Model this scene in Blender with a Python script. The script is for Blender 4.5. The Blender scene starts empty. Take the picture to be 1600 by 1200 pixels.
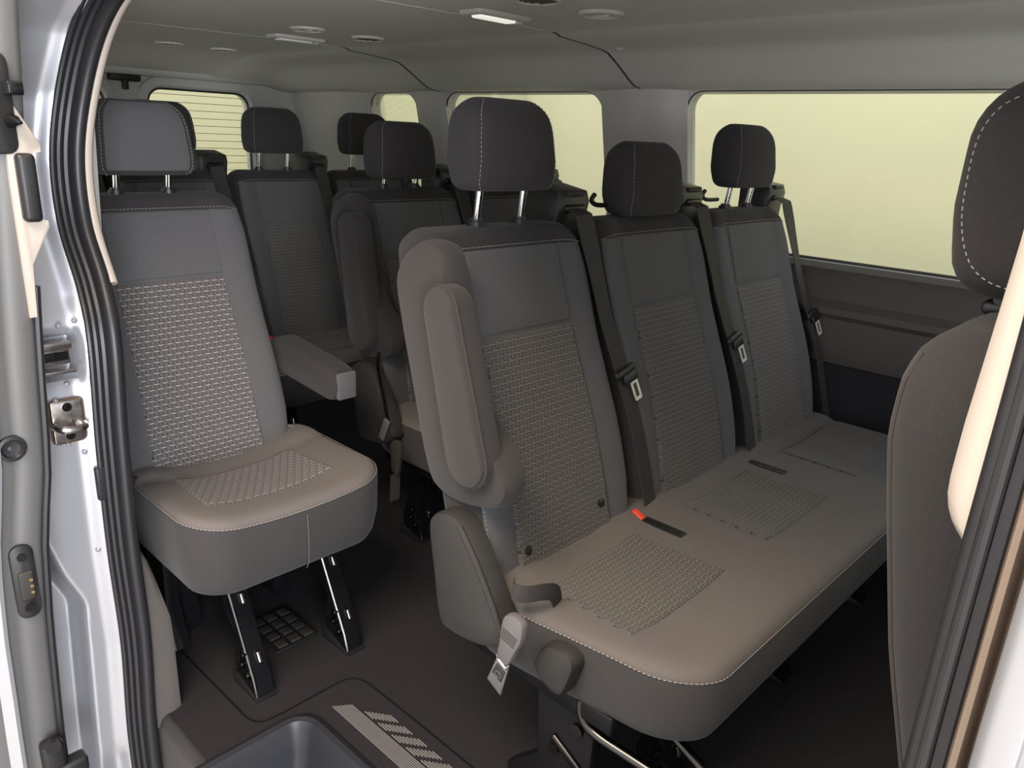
import bpy, bmesh, math, random
from mathutils import Vector, Matrix
random.seed(7)
scene = bpy.context.scene
COL = scene.collection
PI = math.pi

# ------------------------------------------------------------------ camera
# world axes: X towards the front of the van, Y across it (door side -> far side), Z up from the cabin floor
cam_d = bpy.data.cameras.new('camera'); cam = bpy.data.objects.new('camera', cam_d); COL.objects.link(cam)
cam_d.sensor_width = 36.0; cam_d.lens = 27.0; cam_d.clip_start = 0.01; cam_d.clip_end = 200
r0 = Vector((0.719, -0.243, 0.651)); r1 = Vector((0.694, 0.193, -0.694))
xa, ya = r0.normalized(), r1.normalized()
za = xa.cross(ya).normalized(); ya = za.cross(xa)
Rm = Matrix((xa, ya, za)).to_4x4()
cam.matrix_world = Matrix.Translation((0, 0, 1.14)) @ Rm
scene.camera = cam

# ------------------------------------------------------------------ light
world = bpy.data.worlds.new('world'); scene.world = world; world.use_nodes = True
wb = world.node_tree.nodes['Background']; wb.inputs[0].default_value = (0.93, 0.95, 1.0, 1); wb.inputs[1].default_value = 1.75
def area(name, loc, target, sx, sy, power, col):
    d = bpy.data.lights.new(name, 'AREA'); d.shape = 'RECTANGLE'; d.size = sx; d.size_y = sy; d.energy = power; d.color = col
    o = bpy.data.objects.new(name, d); COL.objects.link(o); o.location = loc
    o.rotation_euler = (Vector(target) - Vector(loc)).to_track_quat('-Z', 'Y').to_euler()
    return o
area('workshop_doorway_daylight', (3.6, -1.35, 1.0), (-1.6, 0.6, 0.85), 1.6, 2.4, 260, (0.92, 0.94, 1.0))
area('workshop_tube_lamp', (-0.35, -0.6, 2.55), (-0.7, 0.9, 0.4), 1.5, 0.8, 82, (1.0, 0.80, 0.61))
vs = scene.view_settings
vs.view_transform = 'Standard'; vs.look = 'None'; vs.gamma = 1.0; vs.use_curve_mapping = False; vs.exposure = 0.1

# ------------------------------------------------------------------ materials
def new_mat(name):
    m = bpy.data.materials.new(name); m.use_nodes = True
    return m, m.node_tree.nodes, m.node_tree.links, m.node_tree.nodes['Principled BSDF']
def math_n(N, L, op, a, b=None, c=None, clamp=False):
    n = N.new('ShaderNodeMath'); n.operation = op; n.use_clamp = clamp
    for i, v in enumerate((a, b, c)):
        if v is None: continue
        if isinstance(v, (int, float)): n.inputs[i].default_value = v
        else: L.new(v, n.inputs[i])
    return n.outputs[0]
def mat(name, col, rough=0.6, metal=0.0, noise=0.0, nscale=40.0, bump=0.0, bscale=400.0, bdist=0.001, sheen=0.0, coat=0.0, spec=0.5, rvar=0.0):
    m, N, L, P = new_mat(name)
    P.inputs['Base Color'].default_value = (*col, 1); P.inputs['Roughness'].default_value = rough
    P.inputs['Metallic'].default_value = metal; P.inputs['Specular IOR Level'].default_value = spec
    if sheen: P.inputs['Sheen Weight'].default_value = sheen; P.inputs['Sheen Roughness'].default_value = 0.5
    if coat: P.inputs['Coat Weight'].default_value = coat; P.inputs['Coat Roughness'].default_value = 0.08
    tc = N.new('ShaderNodeTexCoord')
    if noise or rvar:
        t = N.new('ShaderNodeTexNoise'); t.inputs['Scale'].default_value = nscale; t.inputs['Detail'].default_value = 4
        L.new(tc.outputs['Object'], t.inputs['Vector'])
        if noise:
            r = N.new('ShaderNodeValToRGB'); L.new(t.outputs['Fac'], r.inputs[0])
            r.color_ramp.elements[0].position = 0.3; r.color_ramp.elements[1].position = 0.7
            r.color_ramp.elements[0].color = (*[c * (1 - noise) for c in col], 1)
            r.color_ramp.elements[1].color = (*[min(1, c * (1 + noise)) for c in col], 1)
            L.new(r.outputs[0], P.inputs['Base Color'])
        if rvar:
            o = math_n(N, L, 'MULTIPLY_ADD', t.outputs['Fac'], rvar * 2, rough - rvar, True); L.new(o, P.inputs['Roughness'])
    if bump:
        t2 = N.new('ShaderNodeTexNoise'); t2.inputs['Scale'].default_value = bscale; t2.inputs['Detail'].default_value = 2
        L.new(tc.outputs['Object'], t2.inputs['Vector'])
        b = N.new('ShaderNodeBump'); b.inputs['Strength'].default_value = bump; b.inputs['Distance'].default_value = bdist
        L.new(t2.outputs['Fac'], b.inputs['Height']); L.new(b.outputs[0], P.inputs['Normal'])
    return m
def weave_mat(name, base, tile, light, dark):
    m, N, L, P = new_mat(name)
    uv = N.new('ShaderNodeUVMap'); s = N.new('ShaderNodeSeparateXYZ'); L.new(uv.outputs[0], s.inputs[0])
    V = math_n(N, L, 'DIVIDE', s.outputs[1], 0.0108)
    row = math_n(N, L, 'FLOOR', V); v = math_n(N, L, 'FRACT', V)
    par = math_n(N, L, 'MULTIPLY', row, 0.36)
    U = math_n(N, L, 'ADD', math_n(N, L, 'DIVIDE', s.outputs[0], 0.0188), par)
    u = math_n(N, L, 'FRACT', U)
    istile = math_n(N, L, 'LESS_THAN', u, 0.55)
    # light dash along the upper edge of every tile
    dash = math_n(N, L, 'MULTIPLY', istile, math_n(N, L, 'GREATER_THAN', v, 0.78))
    # dark meander: tile flanks, a thread under each dash and at the foot of each gap
    e1 = math_n(N, L, 'COMPARE', u, 0.0, 0.05); e2 = math_n(N, L, 'COMPARE', u, 0.55, 0.05); e3 = math_n(N, L, 'COMPARE', u, 1.0, 0.05)
    side = math_n(N, L, 'ADD', math_n(N, L, 'ADD', e1, e2), e3, None, True)
    side = math_n(N, L, 'MULTIPLY', side, math_n(N, L, 'COMPARE', v, 0.42, 0.34))
    under = math_n(N, L, 'MULTIPLY', istile, math_n(N, L, 'COMPARE', v, 0.72, 0.06))
    foot = math_n(N, L, 'MULTIPLY', math_n(N, L, 'SUBTRACT', 1.0, istile), math_n(N, L, 'COMPARE', v, 0.09, 0.07))
    drk = math_n(N, L, 'ADD', math_n(N, L, 'ADD', side, under), foot, None, True)
    tc = N.new('ShaderNodeTexCoord'); nz = N.new('ShaderNodeTexNoise'); nz.inputs['Scale'].default_value = 900
    L.new(tc.outputs['Object'], nz.inputs['Vector'])
    def mix(f, a, b):
        x = N.new('ShaderNodeMix'); x.data_type = 'RGBA'; L.new(f, x.inputs[0])
        for i, c in ((6, a), (7, b)):
            if isinstance(c, tuple): x.inputs[i].default_value = (*c, 1)
            else: L.new(c, x.inputs[i])
        return x.outputs[2]
    c = mix(istile, base, tile); c = mix(drk, c, dark); c = mix(dash, c, light)
    nf = math_n(N, L, 'MULTIPLY_ADD', nz.outputs['Fac'], 0.6, 0.7)
    mm = N.new('ShaderNodeMix'); mm.data_type = 'RGBA'; mm.blend_type = 'MULTIPLY'; mm.inputs[0].default_value = 1
    L.new(c, mm.inputs[6]); cb = N.new('ShaderNodeCombineColor')
    for i in range(3): L.new(nf, cb.inputs[i])
    L.new(cb.outputs[0], mm.inputs[7]); L.new(mm.outputs[2], P.inputs['Base Color'])
    P.inputs['Roughness'].default_value = 0.9; P.inputs['Sheen Weight'].default_value = 0.15
    h = math_n(N, L, 'SUBTRACT', math_n(N, L, 'MULTIPLY_ADD', dash, 0.5, 0.5), math_n(N, L, 'MULTIPLY', drk, 0.5))
    b = N.new('ShaderNodeBump'); b.inputs['Strength'].default_value = 0.35; b.inputs['Distance'].default_value = 0.001
    L.new(h, b.inputs['Height']); L.new(b.outputs[0], P.inputs['Normal'])
    return m
M = {}
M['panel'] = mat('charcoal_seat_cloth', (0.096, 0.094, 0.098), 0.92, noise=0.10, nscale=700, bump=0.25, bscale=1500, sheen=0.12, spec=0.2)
M['top'] = mat('charcoal_cloth_warm_lit', (0.125, 0.113, 0.106), 0.88, noise=0.08, nscale=700, bump=0.2, bscale=1500, sheen=0.12, spec=0.25)  # same charcoal cloth, lightened and browned for the warm light on it
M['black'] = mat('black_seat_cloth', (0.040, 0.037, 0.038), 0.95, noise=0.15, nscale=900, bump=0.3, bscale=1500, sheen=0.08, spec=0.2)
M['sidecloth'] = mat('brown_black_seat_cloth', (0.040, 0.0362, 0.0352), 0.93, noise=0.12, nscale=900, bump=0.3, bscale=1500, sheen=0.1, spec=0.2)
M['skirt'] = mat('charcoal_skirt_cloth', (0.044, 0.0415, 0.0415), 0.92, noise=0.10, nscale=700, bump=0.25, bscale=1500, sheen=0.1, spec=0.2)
M['frontcloth'] = mat('black_front_seat_cloth', (0.028, 0.0265, 0.0268), 0.95, noise=0.15, nscale=900, bump=0.3, bscale=1500, sheen=0.08, spec=0.2)
M['trimlow'] = mat('taupe_lower_trim', (0.105, 0.094, 0.086), 0.65, bump=0.1, bscale=900)
M['weave'] = weave_mat('woven_insert_cloth', (0.120, 0.112, 0.111), (0.105, 0.092, 0.091), (0.33, 0.31, 0.30), (0.045, 0.040, 0.040))
M['weave_dark'] = weave_mat('woven_insert_cloth_dark', (0.105, 0.098, 0.090), (0.098, 0.090, 0.083), (0.165, 0.155, 0.14), (0.036, 0.033, 0.031))
M['thread'] = mat('grey_thread', (0.30, 0.29, 0.28), 0.8)
M['plastic'] = mat('dark_grey_plastic', (0.034, 0.032, 0.030), 0.52, bump=0.15, bscale=1200, noise=0.05, spec=0.3)
M['blackplastic'] = mat('black_plastic', (0.012, 0.012, 0.013), 0.42, bump=0.1, bscale=1200)
M['greyplastic'] = mat('grey_belt_plastic', (0.13, 0.12, 0.12), 0.55, bump=0.1, bscale=900)
M['belt'] = mat('charcoal_webbing', (0.034, 0.031, 0.029), 0.75, noise=0.2, nscale=1200, bump=0.2, bscale=2000)
M['chrome'] = mat('chrome', (0.80, 0.80, 0.80), 0.16, metal=1.0)
M['brightplate'] = mat('bright_latch_metal', (0.88, 0.85, 0.76), 0.45, metal=0.5)
M['steel'] = mat('gloss_black_steel', (0.007, 0.007, 0.008), 0.20, spec=0.28)
M['bolt'] = mat('dark_bolt_steel', (0.085, 0.082, 0.078), 0.25, metal=1.0)
M['bracket'] = mat('satin_black_steel', (0.008, 0.008, 0.009), 0.45, spec=0.15)
M['red'] = mat('red_button', (0.75, 0.06, 0.03), 0.45)
M['carpet'] = mat('charcoal_carpet', (0.030, 0.028, 0.0305), 1.0, noise=0.45, nscale=500, bump=0.8, bscale=700, bdist=0.002, spec=0.1)
M['carpetline'] = mat('carpet_groove', (0.007, 0.0065, 0.007), 1.0, spec=0.1)
M['step'] = mat('step_plastic', (0.020, 0.021, 0.026), 0.42, bump=0.2, bscale=900)
M['rib'] = mat('grey_rib_rubber', (0.16, 0.15, 0.145), 0.7)
M['headliner'] = mat('headliner_felt', (0.64, 0.63, 0.58), 0.95, noise=0.05, nscale=300, bump=0.2, bscale=900, spec=0.15)
M['trim'] = mat('grey_trim_plastic', (0.56, 0.55, 0.51), 0.6, bump=0.1, bscale=900)
M['trimdark'] = mat('dark_side_panel_plastic', (0.075, 0.066, 0.056), 0.7, bump=0.15, bscale=900)
M['cream'] = mat('cream_trim_plastic', (0.47, 0.415, 0.36), 0.5)
M['rubber'] = mat('black_rubber', (0.018, 0.018, 0.020), 0.38, bump=0.06, bscale=800)
M['silver'] = mat('silver_body_paint', (0.52, 0.53, 0.565), 0.33, metal=0.6, coat=0.25, rvar=0.06, nscale=6)
M['silvergrey'] = mat('grey_door_paint', (0.12, 0.12, 0.12), 0.5, metal=0.25, bump=0.05, bscale=600)
M['plate'] = mat('bare_metal_plate', (0.62, 0.58, 0.55), 0.28, metal=1.0, rvar=0.1, nscale=60)
M['rust'] = mat('rusty_sealant', (0.16, 0.08, 0.045), 0.9)
M['tan'] = mat('silver_flange_warm_reflection', (0.30, 0.235, 0.18), 0.4, metal=0.3)  # silver flange paint, tinted tan for the warm floor it reflects
M['brass'] = mat('brass_pin', (0.75, 0.55, 0.25), 0.3, metal=1.0)
M['lens'] = mat('lamp_lens', (0.92, 0.91, 0.86), 0.25)
M['wall'] = mat('cream_painted_wall', (0.63, 0.605, 0.425), 0.9, noise=0.02, nscale=3)
M['concrete'] = mat('concrete_floor', (0.50, 0.47, 0.43), 0.85, noise=0.15, nscale=4)
def glass_mat():
    m, N, L, P = new_mat('window_glass')
    N.remove(P); out = N['Material Output']
    t = N.new('ShaderNodeBsdfTransparent'); t.inputs[0].default_value = (0.95, 0.97, 0.93, 1)
    g = N.new('ShaderNodeBsdfGlossy'); g.inputs['Roughness'].default_value = 0.02
    fr = N.new('ShaderNodeFresnel'); fr.inputs[0].default_value = 1.45
    mx = N.new('ShaderNodeMixShader'); f2 = math_n(N, L, 'MULTIPLY', fr.outputs[0], 0.35)
    L.new(f2, mx.inputs[0]); L.new(t.outputs[0], mx.inputs[1]); L.new(g.outputs[0], mx.inputs[2])
    L.new(mx.outputs[0], out.inputs[0])
    return m
M['glass'] = glass_mat()

# ------------------------------------------------------------------ mesh helpers
def smooth(a, b, x):
    t = max(0.0, min(1.0, (x - a) / (b - a))); return t * t * (3 - 2 * t)
def lerp(a, b, t): return a + (b - a) * t
def interp(pts, x):
    if x <= pts[0][0]: return pts[0][1]
    for (x0, y0), (x1, y1) in zip(pts, pts[1:]):
        if x <= x1: return lerp(y0, y1, (x - x0) / (x1 - x0))
    return pts[-1][1]
def spline(P, n=8, closed=False):
    P = [Vector(p) for p in P]; out = []
    m = len(P)
    for i in range(m if closed else m - 1):
        if closed: a, b, c, d = P[(i - 1) % m], P[i], P[(i + 1) % m], P[(i + 2) % m]
        else: a, b, c, d = P[max(i - 1, 0)], P[i], P[i + 1], P[min(i + 2, m - 1)]
        for k in range(n):
            t = k / n
            out.append(0.5 * ((2 * b) + (c - a) * t + (2 * a - 5 * b + 4 * c - d) * t * t + (3 * b - a - 3 * c + d) * t ** 3))
    if not closed: out.append(P[-1].copy())
    return out
def rrect(hx, hy, r, nc=5, sx=1, sy=1):
    """rounded rectangle, counter-clockwise from the +x side; sx / sy: segments on the sides along x / along y"""
    r = min(r, hx * 0.999, hy * 0.999)
    pts = []
    for cx, cy, a0, (dx, dy), n in ((hx - r, hy - r, 0, (-1, 0), sx), (-hx + r, hy - r, 90, (0, -1), sy), (-hx + r, -hy + r, 180, (1, 0), sx), (hx - r, -hy + r, 270, (0, 1), sy)):
        for k in range(nc + 1):
            a = math.radians(a0 + 90 * k / nc); pts.append((cx + r * math.cos(a), cy + r * math.sin(a)))
        ln = 2 * (hx - r) if dx else 2 * (hy - r)
        for k in range(1, n): pts.append((pts[-1][0] + 0, pts[-1][1] + 0) if False else (cx + r * math.cos(math.radians(a0 + 90)) + dx * ln * k / n, cy + r * math.sin(math.radians(a0 + 90)) + dy * ln * k / n))
    return pts

class MB:
    def __init__(s): s.v = []; s.f = []; s.m = []; s.uv = {}
    def add(s, verts, faces, mi=0, uvs=None, M_=None):
        o = len(s.v)
        for p in verts:
            p = Vector(p); s.v.append(M_ @ p if M_ else p)
        for k, f in enumerate(faces):
            if uvs: s.uv[len(s.f)] = [uvs[i] for i in f]
            s.f.append([i + o for i in f]); s.m.append(mi[k] if isinstance(mi, list) else mi)
        return s
    def loft(s, rings, closed=True, cap0=True, cap1=True, mi=0, M_=None):
        n = len(rings[0]); v = [p for r in rings for p in r]; f = []; ml = []
        for i in range(len(rings) - 1):
            for j in range(n if closed else n - 1):
                k = (j + 1) % n
                f.append([i * n + j, i * n + k, (i + 1) * n + k, (i + 1) * n + j]); ml.append(mi(i, j) if callable(mi) else mi)
        if cap0: f.append(list(range(n))[::-1]); ml.append(mi(0, 0) if callable(mi) else mi)
        if cap1: f.append([(len(rings) - 1) * n + j for j in range(n)]); ml.append(mi(len(rings) - 1, 0) if callable(mi) else mi)
        return s.add(v, f, ml, None, M_)
    def rbox(s, c, size, r=0.004, nc=3, mi=0, M_=None):
        hx, hy, hz = [q / 2 for q in size]; r = min(r, hx * .95, hy * .95, hz * .95); rings = []
        for sg in (-1, 1):
            ks = range(nc + 1)
            for k in ks:
                a = PI / 2 * (k / nc); 
                if sg < 0: ins = r * (1 - math.sin(a)); z = -hz + r - r * math.cos(a)
                else: ins = r * (1 - math.cos(a)); z = hz - r + r * math.sin(a)
                rings.append([(c[0] + x, c[1] + y, c[2] + z) for x, y in rrect(hx - ins, hy - ins, max(r - ins, 0.0002), nc)])
        return s.loft(rings, mi=mi, M_=M_)
    def tube(s, pts, r, n=8, mi=0, closed=False, M_=None, cap=True):
        pts = [Vector(p) for p in pts]; rings = []; up = None
        m = len(pts)
        for i, p in enumerate(pts):
            if closed: t = pts[(i + 1) % m] - pts[(i - 1) % m]
            else: t = pts[min(i + 1, m - 1)] - pts[max(i - 1, 0)]
            t.normalize()
            if up is None: up = Vector((0, 0, 1)) if abs(t.z) < 0.9 else Vector((1, 0, 0))
            a = up - t * up.dot(t); a.normalize(); up = a; b = t.cross(a)
            rr = r[i] if isinstance(r, (list, tuple)) else r
            rings.append([p + a * rr * math.cos(2 * PI * k / n) + b * rr * math.sin(2 * PI * k / n) for k in range(n)])
        if closed: rings.append(rings[0])
        return s.loft(rings, cap0=cap and not closed, cap1=cap and not closed, mi=mi, M_=M_)
    def prism(s, poly, y0, y1, r=0.0, axis='y', mi=0, M_=None):
        """extrude a 2D polygon (x,z) along y with a small edge rounding"""
        cx = sum(p[0] for p in poly) / len(poly); cz = sum(p[1] for p in poly) / len(poly)
        def ring(y, ins):
            out = []
            for x, z in poly:
                d = math.hypot(x - cx, z - cz) or 1; k = max(0, 1 - ins / d)
                out.append((cx + (x - cx) * k, y, cz + (z - cz) * k))
            return out
        rings = [ring(y0, r), ring(y0 + r * .3, r * .3), ring(y0 + r, 0), ring(y1 - r, 0), ring(y1 - r * .3, r * .3), ring(y1, r)] if r else [ring(y0, 0), ring(y1, 0)]
        if axis == 'x': rings = [[(y, x, z) for x, y, z in rg] for rg in rings]
        if axis == 'z': rings = [[(x, z, y) for x, y, z in rg] for rg in rings]
        return s.loft(rings, mi=mi, M_=M_)
    def ribbon(s, pts, width, th=0.002, mi=0, M_=None):
        """webbing: pts = list of (point, width direction)"""
        rings = []
        for i, (p, w) in enumerate(pts):
            p = Vector(p); w = Vector(w).normalized()
            t = (Vector(pts[min(i + 1, len(pts) - 1)][0]) - Vector(pts[max(i - 1, 0)][0])).normalized()
            w = (w - t * w.dot(t)).normalized(); nn = t.cross(w) * th / 2; w = w * width / 2
            rings.append([p - w - nn, p + w - nn, p + w + nn, p - w + nn])
        return s.loft(rings, mi=mi, M_=M_)
    def patch(s, F, u0, u1, v0, v1, nu, nv, lift=0.003, tuck=0.004, mi=0, hw=None, M_=None, edge=0.012):
        """raised cushion panel laid on the surface F(u, v) -> (point, normal); hw(v) scales u"""
        V = []; UV = []; f = []
        us = [0, edge / (u1 - u0) * .35, edge / (u1 - u0)] + [lerp(edge / (u1 - u0), 1 - edge / (u1 - u0), k / nu) for k in range(1, nu)] + [1 - edge / (u1 - u0), 1 - edge / (u1 - u0) * .35, 1]
        vv = [0, edge / (v1 - v0) * .35, edge / (v1 - v0)] + [lerp(edge / (v1 - v0), 1 - edge / (v1 - v0), k / nv) for k in range(1, nv)] + [1 - edge / (v1 - v0), 1 - edge / (v1 - v0) * .35, 1]
        for a in vv:
            for b in us:
                v_ = lerp(v0, v1, a); u_ = lerp(u0, u1, b)
                if hw: u_ = u_ * hw(v_)
                p, n = F(u_, v_); p = Vector(p); n = Vector(n)
                e = min(b, 1 - b) * (u1 - u0); g = min(a, 1 - a) * (v1 - v0); d = min(e, g)
                k = math.sqrt(max(0, 1 - (1 - min(1, d / edge)) ** 2))
                V.append(p + n * (lerp(-tuck, lift, k))); UV.append((u_, v_))
        nu_ = len(us)
        for j in range(len(vv) - 1):
            for i in range(nu_ - 1): f.append([j * nu_ + i, j * nu_ + i + 1, (j + 1) * nu_ + i + 1, (j + 1) * nu_ + i])
        return s.add(V, f, mi, UV, M_)
    def stitches(s, pts, dash=0.0045, gap=0.003, r=0.0009, mi=0, M_=None):
        pts = [Vector(p) for p in pts]; L_ = [0]
        for a, b in zip(pts, pts[1:]): L_.append(L_[-1] + (b - a).length)
        def at(d):
            for i in range(len(pts) - 1):
                if d <= L_[i + 1]: return pts[i].lerp(pts[i + 1], (d - L_[i]) / max(1e-9, L_[i + 1] - L_[i]))
            return pts[-1]
        d = 0
        while d + dash < L_[-1]:
            a, b = at(d), at(d + dash); s.tube([a, b], r, 4, mi=mi, M_=M_); d += dash + gap
        return s
    def mesh(s, name, mats, smooth_=True, angle=38):
        me = bpy.data.meshes.new(name); me.from_pydata([tuple(p) for p in s.v], [], s.f)
        for m_ in mats: me.materials.append(M[m_])
        me.polygons.foreach_set('material_index', s.m)
        if s.uv:
            l = me.uv_layers.new(name='UVMap')
            for pi, uv in s.uv.items():
                for k, li in enumerate(me.polygons[pi].loop_indices): l.data[li].uv = uv[k]
        bm = bmesh.new(); bm.from_mesh(me); bmesh.ops.remove_doubles(bm, verts=bm.verts, dist=6e-5)
        if not s.uv: bmesh.ops.recalc_face_normals(bm, faces=bm.faces)
        bm.to_mesh(me); bm.free()
        if smooth_:
            me.polygons.foreach_set('use_smooth', [True] * len(me.polygons)); me.set_sharp_from_angle(angle=math.radians(angle))
        me.update()
        return me
    def build(s, name, mats, parent=None, **kw):
        if isinstance(mats, str): mats = [mats]
        return put(name, s.mesh(name, mats, **kw), parent)
def put(name, me, parent=None, loc=None):
    o = bpy.data.objects.new(name, me); COL.objects.link(o)
    if parent: o.parent = parent
    if loc: o.location = loc
    return o
def tag(o, label, cat=None, group=None):
    o['label'] = label
    if cat: o['category'] = cat
    if group: o['group'] = group
    return o
def struct(o, label=None):
    o['kind'] = 'structure'
    if label: o['label'] = label
    return o
def thing(name, label, cat, loc, group=None):
    o = bpy.data.objects.new(name, None); o.empty_display_size = 0.1; COL.objects.link(o); o.location = loc
    return tag(o, label, cat, group)
def stuff(o): o['kind'] = 'stuff'; return o

# ------------------------------------------------------------------ outside the van
g = MB().add([(-9, -6, -.62), (7, -6, -.62), (7, 6, -.62), (-9, 6, -.62)], [[0, 1, 2, 3]]).build('ground', 'concrete'); struct(g, 'grey concrete workshop floor under the van')
w = MB().rbox((-1, 4.7, 1.2), (16, .1, 3.64), 0.005).build('wall_outer_side', 'wall'); struct(w, 'pale yellow workshop wall seen through the far windows')
w = MB().rbox((-6.6, 0, 1.2), (.1, 9.2, 3.64), 0.005).build('wall_outer_rear', 'wall'); struct(w, 'pale yellow workshop wall seen through the rear window')

# ------------------------------------------------------------------ van shell
def holed_panel(outer, holes, mapf, th, thdir):
    """flat panel (2D outline with holes) mapped to 3D and thickened"""
    bm = bmesh.new()
    def loop(p):
        vs_ = [bm.verts.new((a, b, 0)) for a, b in p]; return [bm.edges.new((vs_[i], vs_[(i + 1) % len(vs_)])) for i in range(len(vs_))]
    es = loop(outer)
    for h in holes: es += loop(h)
    bmesh.ops.triangle_fill(bm, edges=es, use_beauty=True)
    bm.verts.ensure_lookup_table(); bm.verts.index_update()
    co = [(v.co.x, v.co.y) for v in bm.verts]; fs = [[v.index for v in f.verts] for f in bm.faces]
    be = [[v.index for v in e.verts] for e in bm.edges if len(e.link_faces) == 1]
    bm.free()
    n = len(co); V = [mapf(a, b) for a, b in co]; V2 = [Vector(p) + Vector(thdir) * th for p in V]
    mb = MB(); mb.add(V + V2, fs + [[i + n for i in f[::-1]] for f in fs] + [[a, b, b + n, a + n] for a, b in be])
    return mb
def rr2(x0, x1, z0, z1, r, nc=6): return [((x0 + x1) / 2 + a, (z0 + z1) / 2 + b) for a, b in rrect((x1 - x0) / 2, (z1 - z0) / 2, r, nc)]

ZB = 0.80
def far_map(x, z): return (x, 2.19 - (z - ZB) * 0.21, z)
def near_map(x, z): return (x, 0.495 + max(0, z - ZB) * 0.12, z)
far_wins = [(-2.875, -2.56, .86, 1.288, .07), (-2.39, -1.62, .86, 1.288, .07), (-1.31, -0.12, .842, 1.288, .055), (0.0, 0.75, .86, 1.288, .07)]
p = holed_panel([(-3.5, ZB), (1.2, ZB), (1.2, 1.36), (-3.5, 1.36)], [rr2(*q) for q in far_wins], far_map, .05, (0, 1, 0))
wall_far = struct(p.build('wall_far', 'trim', angle=25), 'grey trim wall with window openings on the far side')
# lower dark side panel with its ledge, ridge and carpeted foot
prof = [(2.245, -.05), (2.19, .0), (2.19, .555), (2.165, .562), (2.150, .60), (2.150, .69), (2.135, .705), (2.140, .722), (2.165, .74), (2.17, .80), (2.160, .825), (2.178, .838), (2.20, .842), (2.245, .842)]
rings = [[(x, y, z) for y, z in prof] for x in (-3.5, -2.6, -1.6, -.8, 0, 1.2)]
MB().loft(rings, closed=True, mi=lambda i, j: 1 if j < 2 else 0).build('side_panel', ['trimdark', 'carpet'], wall_far, angle=30)
for k, q in enumerate(far_wins):
    xs = rr2(*q); y_in = [far_map(a, b) for a, b in xs]
    wn = MB().add([(x, y + .03, z) for x, y, z in y_in] + [(x, y + .034, z) for x, y, z in y_in], [list(range(len(xs))), [i + len(xs) for i in range(len(xs))][::-1]] + [[i, (i + 1) % len(xs), (i + 1) % len(xs) + len(xs), i + len(xs)] for i in range(len(xs))]).build('window_%d' % (k + 1), 'glass', smooth_=False)
    struct(wn, ['small rear side window by the last row', 'side window behind the middle rows', 'long side window beside the front bench', 'driver door window on the far side'][k])
    MB().tube([Vector(p_) + Vector((0, .004, 0)) for p_ in y_in], .0032, 6, closed=True).build('window_frame', 'rubber', wn)
# pillar trims between the far windows, gently bulged
for x0, x1 in ((-2.565, -2.385), (-1.625, -1.305), (-3.48, -2.87)):
    rings = []
    for z in (.845, 1.0, 1.15, 1.30):
        row = []
        for k in range(13):
            t = k / 12; x = lerp(x0, x1, t); b = .02 * smooth(0, .22, t) * smooth(0, .22, 1 - t)
            if x1 - x0 > .3: b += .012 * smooth(.25, .4, t) * smooth(.0, .25, 1 - t) 
            yy = far_map(x, z)[1]; row.append((x, yy - .002 - b, z))
        row += [(x1, yy + .01, z), (x0, yy + .01, z)]
        rings.append(row)
    MB().loft(rings).build('pillar_trim', 'trim', wall_far)

# rear doors
rear_wins = [(0.80, 1.235, .72, 1.268, .06), (1.412, 1.868, .72, 1.268, .06)]
def rear_map(y, z): return (-3.5, y, z)
wall_rear = struct(holed_panel([(.45, -.05), (2.25, -.05), (2.25, 1.42), (.45, 1.42)], [rr2(*q) for q in rear_wins], rear_map, .05, (-1, 0, 0)).build('wall_rear', 'trim', angle=25), 'grey trimmed rear doors behind the last row')
for k, q in enumerate(rear_wins):
    xs = [rear_map(a, b) for a, b in rr2(*q)]; n = len(xs)
    wn = MB().add([(x - .03, y, z) for x, y, z in xs] + [(x - .034, y, z) for x, y, z in xs], [list(range(n)), [i + n for i in range(n)][::-1]] + [[i, (i + 1) % n, (i + 1) % n + n, i + n] for i in range(n)]).build('window_%d' % (k + 5), 'glass', smooth_=False)
    struct(wn, 'heated rear window, %s leaf of the rear doors' % ('door side' if k == 0 else 'far side'))
    MB().tube([Vector(p_) + Vector((-.004, 0, 0)) for p_ in xs], .006, 6, closed=True).build('window_frame', 'rubber', wn)
    hb = MB()
    for i in range(16):
        z = .775 + i * .0315; hb.tube([(-3.528, q[0] + .012, z), (-3.528, q[1] - .012, z)], .0011, 4)
    stuff(hb.build('heating_wires', 'rust', wn))
    # raised window surround
    ring = []
    for d, xx in ((.05, 0), (.045, .012), (.012, .018), (.002, .0)):
        ring.append([(-3.5 + xx, a, b) for a, b in rr2(q[0] - d, q[1] + d, q[2] - d, q[3] + d, q[4] + d)])
    MB().loft(ring, cap0=False, cap1=False).build('window_surround', 'trim', wall_rear)
mb = MB().rbox((-3.475, 1.315, 1.30), (.05, .12, .032), .008); mb.rbox((-3.462, 1.312, 1.272), (.03, .02, .04), .005)
mb.build('door_catch', 'blackplastic', wall_rear)

# unseen cab front, added to block light: bulkhead, dashboard, windscreen opening
def cab_map(y, z): return (1.2 - max(0, z - .85) * .35, y, z)
wf = struct(holed_panel([(.35, -.05), (2.3, -.05), (2.3, 1.44), (.35, 1.44)], [rr2(.52, 2.08, .88, 1.36, .08)], cab_map, .05, (1, 0, 0)).build('wall_front', 'trimdark', angle=25), 'unseen dark cab front with windscreen opening, added to block light')
MB().rbox((1.05, 1.33, .78), (.34, 1.66, .22), .06, 5).build('dashboard', 'plastic', wf)

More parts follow.
